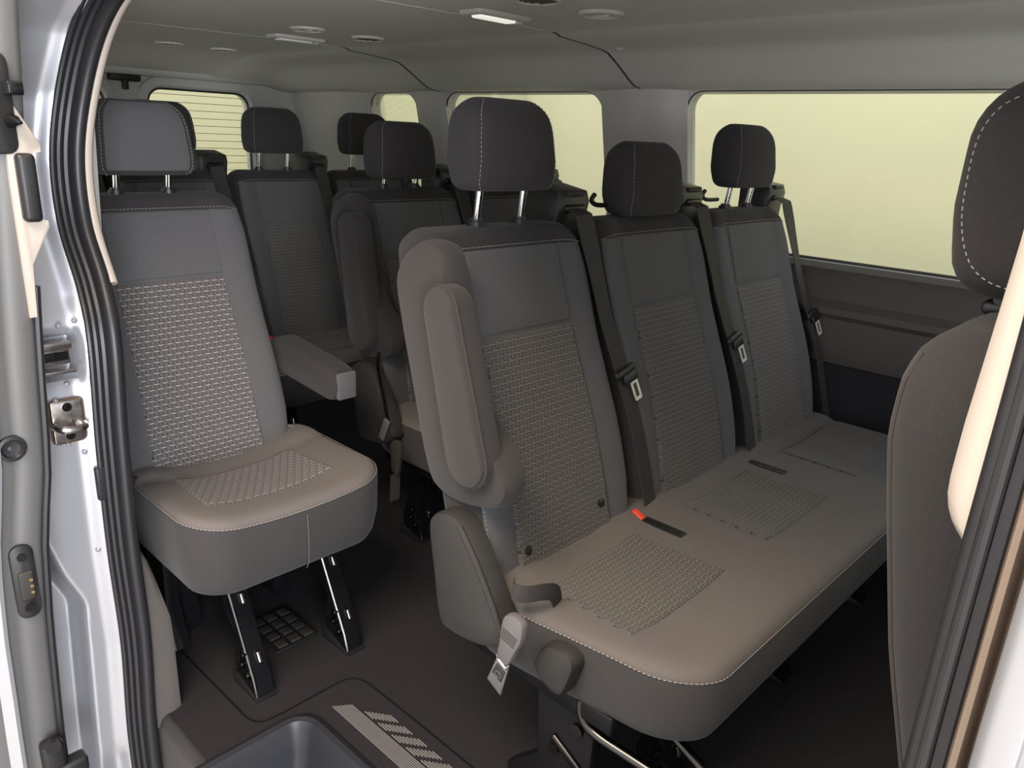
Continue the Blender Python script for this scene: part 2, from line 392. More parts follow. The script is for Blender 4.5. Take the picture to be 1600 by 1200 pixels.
# ceiling: flat headliner with coved sides, swept along the van
def ceil_prof(x):
    e = smooth(-3.05, -3.48, x) if x < -3.05 else 0
    d = 0.075 * (smooth(0, 1, (-3.0 - x) / .5) if x < -3.0 else 0)
    pr = [(.50, 1.345), (.53, 1.362), (.60, 1.375), (.72, 1.386), (.86, 1.393), (1.0, 1.398), (1.33, 1.402), (1.56, 1.402), (1.640, 1.4015), (1.655, 1.399), (1.668, 1.394), (1.76, 1.388), (1.85, 1.380), (1.880, 1.374), (1.905, 1.361), (1.95, 1.336), (1.995, 1.309), (2.02, 1.297), (2.055, 1.291), (2.10, 1.288)]
    return [(x, y, z - d * smooth(2.05, 1.8, y)) for y, z in pr]
xs = [-3.52, -3.47, -3.4, -3.3, -3.2, -3.1, -3.0, -2.8, -2.42, -2.408, -2.40, -2.392, -2.38, -2.0, -1.462, -1.455, -1.45, -1.445, -1.438, -1.0, -.5, 0, .5, 1.2]
rings = []
for x in xs:
    dz = .008 if x in (-2.40, -1.45) else 0
    rings.append([(a, b + (dz * .5 if b > 1.8 else 0), c + dz) for a, b, c in ceil_prof(x)] + [(x, 2.28, 1.29), (x, 2.28, 1.50), (x, .44, 1.50), (x, .46, 1.35)])
ceiling = struct(MB().loft(rings).build('ceiling', 'headliner', angle=45), 'grey felt headliner with coved edges')
for x in (-2.40, -1.45):
    MB().tube([(x, y, z + .001) for _, y, z in ceil_prof(x)][8:], .0020, 6).build('headliner_joint', 'plastic', ceiling)
    for xo in (.07,): MB().rbox((x + xo, 1.845, 1.3785), (.016, .03, .006), .003).build('clip_cover', 'trim', ceiling)
mb = MB().rbox((-3.46, 1.33, 1.335), (.10, 1.55, .05), .02); mb.build('rear_header', 'trim', ceiling)

def vent(name, label, x, y, r, style):
    t = thing(name, label, 'vent', (x, y, 1.4035), 'round ceiling vents')
    def circ(rr, z, n=28): return [(rr * math.cos(2 * PI * k / n), rr * math.sin(2 * PI * k / n), z) for k in range(n)]
    MB().loft([circ(r, .004), circ(r, -.004), circ(r * .96, -.008), circ(r * .86, -.009), circ(r * .80, -.006), circ(r * .78, .003)], cap1=True).build('outer_ring', 'trim', t)
    if style == 0:
        for k in range(5):
            yy = lerp(-.6, .6, k / 4) * r; hl = math.sqrt(max(0, (r * .76) ** 2 - yy ** 2))
            MB().rbox((0, 0, 0), (hl * 2, .003, .012), .001, M_=Matrix.Translation((0, yy, -.002)) @ Matrix.Rotation(.6, 4, 'X')).build('louvre', 'trimdark', t)
    else:
        MB().loft([circ(r * .72, .0), circ(r * .70, -.005), circ(r * .5, -.007), circ(r * .05, -.007)]).build('flap', 'trim', t)
        MB().rbox((0, 0, -.008), (r * .9, .008, .006), .002).build('flap_grip', 'trim', t)
    return t
vent('ceiling_vent', 'round louvred ceiling vent cut by the top edge of the picture', -1.142, 1.24, .050, 0)
vent('ceiling_vent', 'round ceiling vent with closed flap beside the bright-lensed lamp', -1.142, 1.447, .050, 1)
vent('ceiling_vent', 'round pale-rimmed ceiling vent above the narrow unlit lamp', -2.06, 1.29, .050, 1)
vent('ceiling_vent', 'round dark louvred ceiling vent near the middle headliner joint', -2.068, 1.502, .050, 0)
vent('ceiling_vent', 'round ceiling vent above the last row, nearer the door', -2.953, 1.286, .050, 0)
vent('ceiling_vent', 'round ceiling vent above the last row, nearer the far side', -2.959, 1.492, .050, 0)
M['glowlens'] = mat('pale_lens_added_glow', (0.9, 0.89, 0.84), 0.3)
P_ = M['glowlens'].node_tree.nodes['Principled BSDF']; P_.inputs['Emission Color'].default_value = (1, .97, .88, 1); P_.inputs['Emission Strength'].default_value = 0.6  # emission added to whiten the lens, standing in for reflected window light
def lamp(label, x, y, glow):
    t = thing('ceiling_lamp', label, 'lamp', (x, y, 1.405))
    MB().rbox((0, 0, -.002), (.075, .175, .022), .012).build('housing', 'trim', t)
    MB().rbox((.004, -.01, -.012), (.034, .115, .012), .005).build('lens', 'glowlens' if glow else 'lens', t)
    MB().rbox((.004, .062, -.012), (.03, .016, .012), .003).build('switch', 'trim', t)
lamp('long ceiling lamp with bright pale lens near the front', -1.373, 1.355, True)
lamp('long grey ceiling lamp farther back under the headliner', -2.301, 1.40, False)

# floor with the step well on the door side
floor_pts = [(-3.5, .46), (-1.165, .46), (-1.165, .655)] + [(-1.165 + .03 - .03 * math.cos(a), .655 + .03 * math.sin(a)) for a in (PI / 8, PI / 4, 3 * PI / 8)] + [(-1.135, .685), (-.06, .69), (-.06, .46), (1.2, .46), (1.2, 2.24), (-3.5, 2.24)]
floor = struct(holed_panel(floor_pts, [], lambda x, y: (x, y, 0), .03, (0, 0, -1)).build('floor', 'carpet', smooth_=False), 'dark charcoal carpeted van floor')
# platform near face, rounded carpet nose
rings = []
for x in (-1.60, -1.4, -1.166):
    rings.append([(x, .475, -.002), (x, .462, .001), (x, .452, -.006), (x, .446, -.02), (x, .440, -.24), (x, .475, -.24)])
MB().loft(rings).build('carpet_nose', 'sidecloth', floor)
# step well walls and tread
path = [(-1.166, .44), (-1.166, .62)] + [(-1.166 + .05 - .05 * math.cos(a * PI / 16), .62 + .05 * math.sin(a * PI / 16)) for a in range(1, 9)] + [(-.9, .674), (-.06, .678)]
rings = []
for off, z in ((-.010, .002), (.0, .006), (.010, .003), (.016, -.01), (.022, -.06), (.05, -.19), (.07, -.215)):
    row = []
    for i, (x, y) in enumerate(path):
        t = Vector(path[min(i + 1, len(path) - 1)]) - Vector(path[max(i - 1, 0)]); t.normalize(); row.append((x + t.y * off, y - t.x * off, z))
    rings.append(row)
mb = MB().loft(rings, closed=False, cap0=False, cap1=False)
mb.rbox((-.60, .50, -.235), (1.12, .34, .04), .004)
mb.build('step_well', 'step', floor)
# ribbed tread strip and slanted rubber pads beyond the step
mb = MB(); n = 9
for k in range(n):
    y = lerp(.717, .748, k / (n - 1)); mb.tube([(-1.14 + .025 * k / n, y, .001), (-.60, y + .004, .001)], .0014, 5)
mb.build('ribbed_strip', 'rib', floor)
for k in range(10):
    x = -1.082 + k * .0447; mb = MB()
    for j in range(8):
        y = lerp(.757, .787, j / 7); sh = lerp(0, .043, j / 7); mb.tube([(x + sh, y, .001), (x + sh + .028, y, .001)], .0016, 5)
    mb.build('rubber_pad', 'rib', floor)
mb = MB().tube(spline([(-3.4, .565, .0), (-1.8, .568, .0), (-1.30, .573, .0), (-1.225, .576, 0), (-1.203, .588, 0), (-1.195, .612, 0), (-1.193, .68, 0), (-1.193, .76, 0), (-1.187, .792, 0), (-1.165, .808, 0), (-1.12, .813, 0), (-.9, .816, 0), (-.1, .82, 0)], 6), .0022, 5)
mb.build('carpet_groove', 'carpetline', floor)
# floor vent grille under the single seat
t = thing('floor_grille', 'black floor vent grille between the single seat legs', 'grille', (-1.44, .775, 0))
mb = MB().rbox((0, 0, .003), (.15, .11, .006), .002); mb.build('backing', 'blackplastic', t)
for i in range(4):
    for j in range(3):
        MB().rbox((-.052 + i * .035, -.033 + j * .033, .007), (.026, .024, .006), .002).build('rib_block', 'plastic', t)

# ------------------------------------------------------------------ door opening: pillars, jamb, seal
# seal centre line of the opening, starting at the rear foot, going up, forward along the top and down the front edge
rear_edge = [(-1.33, .412, -.20), (-1.338, .414, .0), (-1.345, .425, .2), (-1.348, .424, .4), (-1.348, .428, .6), (-1.352, .437, .78), (-1.385, .442, .87), (-1.435, .441, .965), (-1.452, .447, 1.07), (-1.445, .465, 1.17), (-1.405, .487, 1.27), (-1.33, .505, 1.335)]
top_edge = [(-1.2, .518, 1.368), (-.8, .522, 1.378), (-.3, .518, 1.37)]
front_edge = [(-.15, .50, 1.345), (-.080, .475, 1.28), (-.065, .452, 1.17), (-.063, .433, 1.05), (-.0625, .414, .88), (-.0625, .41, .6), (-.0625, .41, .2), (-.0625, .41, -.20)]
seal_path = spline(rear_edge + top_edge + front_edge, 7)
cx_mid = Vector((-.70, .45, .55))
mb = MB()
def slim(p_): return lerp(1.0, .62, smooth(-.9, -.2, p_.x))          # the seal is squeezed flat along the front pillar
def offs(path, dy, dr):
    out = []
    for i, p_ in enumerate(path):
        t = (path[min(i + 1, len(path) - 1)] - path[max(i - 1, 0)]).normalized()
        o = t.cross(Vector((0, 1, 0))); o.normalize()
        if o.dot(p_ - cx_mid) < 0: o = -o
        k = slim(p_); out.append(p_ + o * dr * k + Vector((0, dy * k, 0)))
    return out
for dy_, dr_, r_, n_ in ((.012, -.004, .0125, 10), (-.004, .001, .0065, 8), (-.0145, .002, .0055, 8), (-.0235, .004, .0048, 8), (-.006, .010, .011, 8)):
    mb.tube(offs(seal_path, dy_, dr_), [r_ * slim(p_) for p_ in seal_path], n_)
seal = struct(mb.build('trim_1', 'rubber'), 'black ribbed rubber seal around the door opening')

def rear_at(z):
    pts = rear_edge
    return interp([(q[2], q[0]) for q in pts], z), interp([(q[2], q[1]) for q in pts], z)
# rear jamb: silver pressed sheet facing forward
NZ, NY = 150, 44; V = []; F_ = []
for i in range(NZ + 1):
    z = lerp(-.30, 1.42, i / NZ); X, Y = rear_at(z)
    Xl = interp([(-.3, -1.338), (.6, -1.352), (.85, -1.365), (1.0, -1.42), (1.15, -1.43), (1.35, -1.39)], z)
    for j in range(NY + 1):
        t = j / NY; y = lerp(Y - .012, Y - .205, t); x = X - .010
        x -= .010 * smooth(.05, .2, t)                                     # flange step by the seal
        x -= .028 * smooth(.725, .732, z) * smooth(.795, .788, z) * smooth(.10, .16, t)  # roller bracket recess
        x += .006 * smooth(.80, .806, z) * smooth(.845, .83, z) - .004 * smooth(.70, .706, z) * smooth(.722, .716, z)
        edge = interp([(-.3, .33), (.02, .34), (.30, .355), (.36, .33), (.47, .30), (.60, .26), (.70, .10)], z)  # lower side fold
        if z < .68: x -= .045 * smooth(edge, edge - .018, y)
        if z > .90: x -= .02 * smooth(.55, .75, t)
        x -= .03 * smooth(-.02, -.06, z) * (0.5 + .5 * math.sin(y * 90)) * .3
        V.append((x, y, z))
for i in range(NZ):
    for j in range(NY):
        a = i * (NY + 1) + j; F_.append([a, a + 1, a + NY + 2, a + NY + 1])
jamb = struct(MB().add(V, F_).build('wall_rear_pillar', 'silver', angle=60), 'silver painted rear pillar of the door opening')
# roller bracket in the recess
mb = MB().rbox((-1.372, .345, .782), (.03, .085, .012), .003); mb.rbox((-1.382, .345, .762), (.02, .085, .03), .002); mb.rbox((-1.372, .345, .738), (.03, .09, .006), .002)
br = mb.build('roller_bracket', 'plate', jamb)
MB().rbox((-1.3705, .365, .762), (.004, .036, .014), .002).build('bracket_slot', 'bracket', br)
MB().tube([(-1.372, .366, .762), (-1.366, .366, .762)], .005, 10).build('bracket_screw', 'bolt', br)
# striker plate with loop
Mst = Matrix.Translation((-1.362, .366, .652)) @ Matrix.Rotation(math.radians(90), 4, 'Y')
mb = MB().rbox((0, 0, 0), (.074, .050, .006), .003, M_=Mst)
st = mb.build('striker_plate', 'plate', jamb)
MB().tube(spline([(-1.358, .344, .648), (-1.343, .347, .648), (-1.336, .356, .646), (-1.336, .376, .644), (-1.343, .385, .644), (-1.358, .388, .644)], 5), .0065, 8).build('striker_loop', 'plate', st)
for dz in (.026, -.024):
    mb = MB().tube([(-1.36, .366, .652 + dz), (-1.356, .366, .652 + dz)], .0075, 14); mb.tube([(-1.356, .366, .652 + dz), (-1.3545, .366, .652 + dz)], .0035, 6); mb.build('striker_screw', 'bolt', st)
MB().loft([[(-1.3625 + dx, .366 + a, .652 + b) for a, b in rrect(.0265 - i_, .0385 - i_, .010, 4)] for dx, i_ in ((0, -.001), (.002, 0), (.002, .001), (0, .0015))], cap0=False, cap1=False).build('sealant_bead', 'rust', st)
for (y, z) in ((.396, .82), (.372, .815), (.372, .715), (.352, .69), (.362, .61), (.385, .59), (.385, .40)):
    MB().loft([[(-1.364 + dx, y + r_ * math.cos(a * PI / 5), z + r_ * math.sin(a * PI / 5)) for a in range(10)] for dx, r_ in ((0, .0045), (.004, .0038), (.0055, .002))]).build('weld_spot', 'silver', jamb)
MB().rbox((-1.352, .402, .53), (.012, .018, .062), .003).build('rubber_buffer', 'rubber', jamb)
mb = MB().tube([(-1.39, .305, .425), (-1.355, .302, .425)], .004, 8); mb.tube([(-1.385, .305, .425), (-1.375, .304, .425)], .009, 12); mb.build('stop_stud', 'blackplastic', jamb)

# inner trim of the rear pillar: cream above, grey below; then the door-side wall with windows
rings = []
for z in [lerp(-.02, 1.36, k / 30) for k in range(31)]:
    X, Y = rear_at(z); e = interp([(-.02, .085), (.20, .075), (.34, .045), (.42, .012), (.84, .010), (.92, .024), (1.1, .034), (1.36, .038)], z)
    rings.append([(X - .006, Y + .006, z), (X - .010, Y + e * .8, z), (X - .016, Y + e * .97, z), (X - .03, Y + e, z), (X - .28, max(Y + e, .49), z), (X - .28, Y - .03, z), (X - .015, Y - .02, z)])
mb_top = MB().tube(offs(spline(rear_edge[6:] + top_edge + front_edge[:2], 6), .026, -.001), .0105, 10)
wall_near = struct(MB().loft(rings, mi=lambda i, j: 0 if i > 19 else 1).build('wall_near', ['cream', 'trimlow'], angle=50), 'cream and grey pillar trim and wall on the door side')
mb_top.build('header_trim', 'cream', wall_near)
near_wins = [(-2.45, -1.72, .86, 1.23, .07), (-3.2, -2.6, .86, 1.23, .07)]
holed_panel([(-3.5, -.03), (-1.62, -.03), (-1.62, 1.36), (-3.5, 1.36)], [rr2(*q) for q in near_wins], near_map, .05, (0, -1, 0)).build('side_panel', 'trim', wall_near, angle=25)
# outer silver skin of the door side, behind the pillar
holed_panel([(-3.6, -.35), (-1.54, -.35), (-1.54, 1.55), (-3.6, 1.55)], [rr2(*q) for q in near_wins], lambda x, z: (x, .30 + max(0, z - .8) * .18, z), .012, (0, 1, 0)).build('outer_skin', 'silver', wall_near, angle=25)
# front pillar of the opening: cream inner trim, flange, silver outer panel
rings = []
for z in [.9371, .9385, .941, .945, .95, .956, .964, .974] + [lerp(.985, 1.37, k / 20) for k in range(21)]:
    X = interp([(q[2], q[0]) for q in front_edge[::-1]], z); Y = interp([(q[2], q[1]) for q in front_edge[::-1]], z)
    k = math.sqrt(max(0.0, 1 - (1 - min(1, (z - .937) / .035)) ** 2)); wdt = .029 * k * interp([(.93, 1.0), (1.0, 1.0), (1.1, .85), (1.2, .8), (1.37, .9)], z); dp = .055
    rings.append([(X + .010, Y + .016, z), (X + .006, Y + .012, z), (X - wdt * .55, Y + .014, z), (X - wdt * .9, Y + .024, z), (X - wdt, Y + .040, z), (X - wdt * .8, Y + dp, z), (X + .010, Y + dp + .01, z)])
pil = struct(MB().loft(rings).build('wall_front_pillar', 'cream', angle=50), 'front pillar of the door opening with cream trim')
mb = MB()
rings = []
for z in [lerp(-.30, 1.36, k / 16) for k in range(17)]:
    X = interp([(q[2], q[0]) for q in front_edge[::-1]], z); Y = interp([(q[2], q[1]) for q in front_edge[::-1]], z)
    rings.append([(X + .006, Y + .03, z), (X + .0115, Y - .008, z), (X + .0135, Y - .015, z), (X + .0165, Y - .013, z), (X + .0175, Y + .02, z), (X + .03, Y + .03, z)])
mb.loft(rings).build('pillar_flange', 'tan', pil)
rings = []
for z in [lerp(-.30, 1.5, k / 20) for k in range(21)]:
    Y = interp([(q[2], q[1]) for q in front_edge[::-1]], z) - .035
    rings.append([(-.036, Y + .06, z), (-.040, Y + .014, z), (-.038, Y + .006, z), (-.032, Y + .001, z), (-.022, Y - .001, z), (-.0205, Y + .001, z), (-.019, Y - .001, z), (.4, Y - .016, z), (.9, Y - .012, z), (.9, Y + .08, z)])
MB().loft(rings).build('outer_skin', 'silver', pil, angle=60)

# ------------------------------------------------------------------ sliding door, pushed back to the left
door = struct(bpy.data.objects.new('door_1', None), 'open sliding door with grey painted edge at the left'); COL.objects.link(door); door.location = (-1.27, .28, 0)
def door_y(z): return interp([(-.3, -.025), (.14, -.018), (.35, -.008), (.50, .004), (.62, .024), (.8, .036), (1.0, .052), (1.2, .070), (1.45, .09)], z)
rings = []
for z in [lerp(-.30, 1.45, k / 44) for k in range(45)]:
    ye = door_y(z); r = .008
    rings.append([(-.5, ye, z), (-.012, ye, z), (-.004, ye - .003, z), (0, ye - .010, z), (0, ye - .034, z), (-.003, ye - .040, z), (-.001, ye - .046, z), (0, ye - .07, z), (0, ye - .10, z), (-.006, ye - .112, z), (-.02, ye - .118, z), (-.5, ye - .14, z)])
body = MB().loft(rings).build('door_frame', 'silvergrey', door, angle=50)
mb = MB()
rings = []
for z in [lerp(-.30, 1.45, k / 30) for k in range(31)]:
    ye = door_y(z) - .062 + .006 * smooth(.5, .1, z); rings.append([(.008, ye, z), (.010, ye - .006, z), (.006, ye - .012, z), (-.02, ye - .05, z), (-.5, ye - .06, z), (-.5, ye, z)])
mb.loft(rings).build('door_skin', 'silver', door, angle=50)
# black rubber lip on the inner rim
MB().tube([(-.002, door_y(z) + .0015, z) for z in [lerp(-.28, .90, k / 20) for k in range(21)]], .006, 8).build('door_lip', 'rubber', door)
# latch block at the top
mb = MB().prism([(a, b) for a, b in rr2(-.035, .022, -.066, .066, .014, 4)], 0, .012, .003, axis='x', M_=Matrix.Translation((.0, door_y(1.15) - .040, 1.152)))
lt = mb.build('latch_block', 'blackplastic', door)
MB().rbox((.022, door_y(1.16) - .020, 1.172), (.03, .02, .018), .003).build('latch_pawl', 'steel', lt)
MB().tube([(.01, door_y(1.13) - .022, 1.13), (.028, door_y(1.13) - .020, 1.13), (.042, door_y(1.13) - .018, 1.128)], [.010, .007, .002], 10).build('latch_pin', 'steel', lt)
for zz in (1.208, 1.098): MB().tube([(.011, door_y(1.2) - .054, zz), (.016, door_y(1.2) - .054, zz)], .006, 10).build('latch_screw', 'bolt', lt)
# cream inner trim with grab handle
yb = door_y(1.03)
mb = MB().prism([(-.008, .855), (.0, .855), (.004, .93), (.034, .985), (.034, .992), (.006, .995), (.006, 1.088), (.036, 1.094), (.036, 1.102), (.010, 1.150), (-.008, 1.152)], 0, .03, .004, axis='x', M_=Matrix.Translation((-.021, yb - .016, 0)))
tr = mb.build('handle_bracket', 'cream', door)
MB().rbox((.006, yb - .004, 1.041), (.034, .024, .094), .007, 4).build('grab_handle', 'blackplastic', tr)
# grommet, contact plate, lower roller
gy, gz = door_y(.66) - .046, .66
MB().loft([[(dx, gy + r_ * math.cos(k * PI / 10), gz + r_ * math.sin(k * PI / 10)) for k in range(20)] for dx, r_ in ((-.002, .021), (.004, .020), (.005, .015), (.0, .012), (-.001, .003))]).build('grommet', 'rubber', door)
cy, cz = door_y(.43) - .030, .437
cp = MB().prism([(a, b) for a, b in rr2(-.0165, .0165, -.065, .065, .016, 6)], -.001, .006, .002, axis='x', M_=Matrix.Translation((0, cy, cz))).build('contact_plate', 'blackplastic', door)
for dz in (.045, -.045): MB().tube([(.005, cy, cz + dz), (.008, cy, cz + dz)], .007, 10).build('contact_screw', 'bolt', cp)
MB().rbox((.006, cy + .001, cz - .005), (.012, .022, .05), .004).build('contact_socket', 'plastic', cp)
for dz in (-.016, -.005, .006): MB().tube([(.010, cy + .006, cz + dz), (.0145, cy + .006, cz + dz)], .0028, 8).build('contact_pin', 'brass', cp)
mb = MB().rbox((.012, door_y(.12) - .018, .105), (.03, .035, .06), .008); mb.tube([(.02, door_y(.12) - .02, .135), (.034, door_y(.12) - .02, .135)], .012, 12); mb.rbox((.015, door_y(.1) + .005, .07), (.03, .05, .03), .006)
mb.build('roller_guide', 'blackplastic', door)

# ------------------------------------------------------------------ seats
def xf(z): return -.325 * (z - .42) + .010 * math.sin(PI * max(0, min(1, (z - .42) / .36)))
def bolster(y, w): return .013 * smooth(.5, .82, abs(y) / w)
ZT = 0.986
def make_back(w, zb=.36, th=.10, near_black=False):
    """one backrest: cloth front, black sides and top"""
    rings = []; info = None
    zs = [zb + (ZT - .035 - zb) * k / 26 for k in range(27)]
    prm = [(z, 0) for z in zs] + [(ZT - .035 + .035 * math.sin(a), .035 * (1 - math.cos(a))) for a in [PI / 2 * k / 7 for k in range(1, 8)]]
    prm = [(zb - .0, .012)] + prm[1:]
    for z, ins in prm:
        ww = w * interp([(.36, .97), (.50, 1.02), (.70, .98), (.90, .985), (.95, .955), (.986, .90)], z) - ins
        t = interp([(.36, .085), (.6, th), (.9, th * .95), (1.0, th * .85)], z) / 2 - ins * .8
        t = max(t, .004); c = xf(min(z, .965)) - .05 + (.0 if z < .965 else -.325 * 0.5 * (z - .965))
        pr = rrect(t, ww, min(.034, t * .9), 5, 2, 22); ring = []
        for x, y in pr:
            if x > t - .0345: x += bolster(y, ww) * smooth(t - .034, t, x)
            ring.append((c + x, y, z))
        rings.append(ring)
    n = len(rings[0]); nc = 5
    # indices: 6 corner pts, 1 side pt, 6 corner, 21 back, 6 corner, 1, 6 corner, 21 front
    def mi(i, j):
        z = prm[min(i, len(prm) - 1)][0]
        front = j >= n - 22 - 2 or j <= 1
        return 0 if front and z < .945 else 1
    return MB().loft(rings, mi=mi)
def back_F(w):
    def F(y, z):
        x = xf(z) + bolster(y, w * .985); e = 1e-3
        dz = (xf(z + e) - xf(z - e)) / (2 * e); dy = (bolster(y + e, w * .985) - bolster(y - e, w * .985)) / (2 * e)
        return (x, y, z), Vector((1, -dy, -dz)).normalized()
    return F
def make_headrest(hw=.107, h=.152, d=.098):
    """pillow with rounded corners and a slight backward lean; origin at the bottom centre, front at x = d/2"""
    rings = []
    K = 18
    for k in range(K + 1):
        t = k / K; a = PI * t; z = h * t
        zz = h / 2 - h / 2 * math.cos(a); t2 = zz / h
        w = hw * interp([(0, .99), (.25, 1.0), (.6, .965), (1, .87)], t2) ; dd = d / 2 * interp([(0, .80), (.3, 1.0), (.7, .95), (1, .72)], t2)
        rb, rt = .017, .036
        if zz < rb: ins = rb - math.sqrt(max(0, rb * rb - (rb - zz) ** 2))
        elif zz > h - rt: ins = rt - math.sqrt(max(0, rt * rt - (zz - h + rt) ** 2))
        else: ins = 0
        w2 = max(w - ins, .006); d2 = max(dd - ins * .62, .004); x0 = -.10 * zz
        ring = []
        for x, y in rrect(d2, w2, min(.026, d2 * .95, w2 * .95), 6, 2, 8):
            x += -.10 * (y / hw) ** 2 * .10 if x > 0 else 0
            ring.append((x + x0, y, zz))
        rings.append(ring)
    return rings
HR = make_headrest()
_hr_cache = {}
def headrest(parent, x, y, z0, ztop, lightface=False, rot=0.0):
    """headrest with posts, guides and seam; ztop = top of the backrest"""
    key = (lightface,)
    if key not in _hr_cache:
        n = len(HR[0]); mb = MB().loft(HR, mi=lambda i, j: 0 if (j >= n - 9 or j <= 0) and 2 < i < 16 else 1)
        me = mb.mesh('headrest', ['panel' if lightface else 'black', 'black'])
        st = MB()
        for sy in (-1, 1):
            pts = []
            for i in range(1, len(HR) - 1):
                ring = HR[i]; c = max(ring, key=lambda q: q[0] * .75 + q[1] * sy * .66); pts.append(Vector(c) + Vector((.0004, .0004 * sy, 0)))
            st.stitches(spline(pts, 3), r=.0006)
        _hr_cache[key] = (me, st.mesh('stitching', ['thread']))
    me, sm = _hr_cache[key]
    h = put('headrest', me, parent, (x, y, z0)); h.rotation_euler = (0, 0, rot)
    s_ = put('stitching', sm, h); stuff(s_)
    for sy in (-1, 1):
        lo = ztop - z0 - .015
        MB().tube([(-.005, sy * .056, .02), (-.007, sy * .056, 0), (-.017, sy * .056, lo)], .0068, 12).build('post', 'chrome', h)
        g_ = MB().tube([(-.016, sy * .056, ztop - z0 - .010), (-.016, sy * .056, ztop - z0 + .005)], .0165, 16); g_.tube([(-.016, sy * .056, ztop - z0 + .005), (-.016, sy * .056, ztop - z0 + .010)], .012, 16)
        g_.build('post_guide', 'blackplastic', h)
    return h
_back_cache = {}
def backrest(parent, y, w=.205, insert='weave', seam=True, wi=.122, dots=False):
    key = (w, insert, wi)
    if key not in _back_cache:
        F = back_F(w)
        ins = MB().patch(F, -1, 1, .405, .808, 14, 26, .004, .005, hw=lambda z: interp([(.4, wi * 1.02), (.81, wi * .96)], z), edge=.05 if False else .010)
        up = MB().patch(F, -1, 1, .812, .952, 12, 8, .0025, .004, hw=lambda z: interp([(.81, wi * .97), (.96, wi * .94)], z), edge=.008)
        st = MB()
        st.stitches([(xf(.957) + bolster(y_, w) * .6 + .001 - .006 * smooth(.8, 1, abs(y_) / w), y_, .957 - .010 * smooth(.7, 1, abs(y_) / w)) for y_ in [w * .9 * (k / 20 - 1) if k <= 20 else w * .9 * (k / 20 - 1) for k in range(41)]], r=.0007)
        _back_cache[key] = (make_back(w).mesh('backrest', ['panel', 'black']), ins.mesh('woven_insert', [insert]), up.mesh('upper_panel', ['panel']), st.mesh('stitching', ['thread']))
    a, b, c, d = _back_cache[key]
    bk = put('backrest', a, parent, (0, y, 0)); put('woven_insert', b, bk); put('upper_panel', c, bk); stuff(put('stitching', d, bk))
    if dots:
        F = back_F(w)
        for yy, zz in ((-.105, .455), (.105, .475)):
            p_, n_ = F(yy, zz); p_ = Vector(p_); MB().tube([p_, p_ + n_ * .007, p_ + n_ * .009], [.0085, .0085, .004], 12).build('button', 'blackplastic', bk)
    return bk
def cushion(parent, x0, x1, y0, y1, ztop, zbot, rc, seats, wave=0.0, wi=.125, insert='weave', name='seat_cushion', taper=0.0, ins_x=(.14, .14)):
    """upholstered cushion: rounded outline, vertical skirt, crowned top with a dish at each place in seats"""
    cx, cy = (x0 + x1) / 2, (y0 + y1) / 2; hx, hy = (x1 - x0) / 2, (y1 - y0) / 2
    sx, sy = 14, max(24, int(hy * 70))
    def seam_z(x, y):
        w_ = 0
        if wave:
            a = min(1, abs(y - cy) / hy); w_ = wave * (a * a - .5)
        return ztop - .012 + w_
    def top(x, y):
        d = 0
        for ys in seats: d += .010 * smooth(.17, .06, abs(y - ys)) * smooth(x1 - .02, x1 - .12, x)
        d -= .010 * smooth(x0 + .145, x0 + .11, x) - .006 * smooth(.012, 0, abs(x - x0 - ins_x[0] + .004))
        w_ = 0
        if wave: a = min(1, abs(y - cy) / hy); w_ = wave * (a * a - .5)
        return ztop + w_ - d + .006 * smooth(x1 - .2, x1 - .05, x)
    rings = []; kinds = []
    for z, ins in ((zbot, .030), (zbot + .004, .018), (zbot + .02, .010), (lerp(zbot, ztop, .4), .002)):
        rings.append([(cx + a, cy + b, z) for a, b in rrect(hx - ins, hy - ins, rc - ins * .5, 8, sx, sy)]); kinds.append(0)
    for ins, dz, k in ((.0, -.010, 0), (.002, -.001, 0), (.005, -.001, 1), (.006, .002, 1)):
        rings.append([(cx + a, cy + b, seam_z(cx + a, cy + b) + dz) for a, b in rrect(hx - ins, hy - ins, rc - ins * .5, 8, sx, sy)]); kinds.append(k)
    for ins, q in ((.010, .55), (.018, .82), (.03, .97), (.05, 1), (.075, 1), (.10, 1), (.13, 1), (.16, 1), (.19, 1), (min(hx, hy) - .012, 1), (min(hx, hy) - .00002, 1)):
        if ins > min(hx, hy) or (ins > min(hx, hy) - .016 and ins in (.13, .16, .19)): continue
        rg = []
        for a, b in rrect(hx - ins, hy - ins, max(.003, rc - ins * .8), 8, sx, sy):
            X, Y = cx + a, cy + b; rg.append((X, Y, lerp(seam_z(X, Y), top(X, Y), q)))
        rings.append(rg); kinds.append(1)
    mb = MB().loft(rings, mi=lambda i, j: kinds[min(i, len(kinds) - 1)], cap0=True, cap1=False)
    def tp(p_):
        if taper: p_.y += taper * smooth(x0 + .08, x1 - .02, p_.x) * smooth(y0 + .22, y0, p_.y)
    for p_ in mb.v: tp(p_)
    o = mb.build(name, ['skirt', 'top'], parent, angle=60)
    for ys in seats:
        def F(v, u, ys=ys):
            e = 2e-3; X = u; Y = ys + v
            return (X, Y, top(X, Y)), Vector((-(top(X + e, Y) - top(X - e, Y)) / (2 * e), -(top(X, Y + e) - top(X, Y - e)) / (2 * e), 1)).normalized()
        MB().patch(F, -1, 1, x0 + ins_x[0], x1 - ins_x[1], 14, 14, .0045, .004, hw=lambda u: interp([(x0, wi * .93), (x1, wi * 1.10)], u), edge=.008).build('woven_insert', insert, o)
    st = [(cx + a, cy + b, seam_z(cx + a, cy + b) + .0015) for a, b in rrect(hx - .0015, hy - .0015, rc, 8, sx, sy)]
    st = [Vector(q) for q in st]
    for p_ in st: tp(p_)
    stuff(MB().stitches(st + [st[0]], r=.0008).build('stitching', 'thread', o))
    return o, top
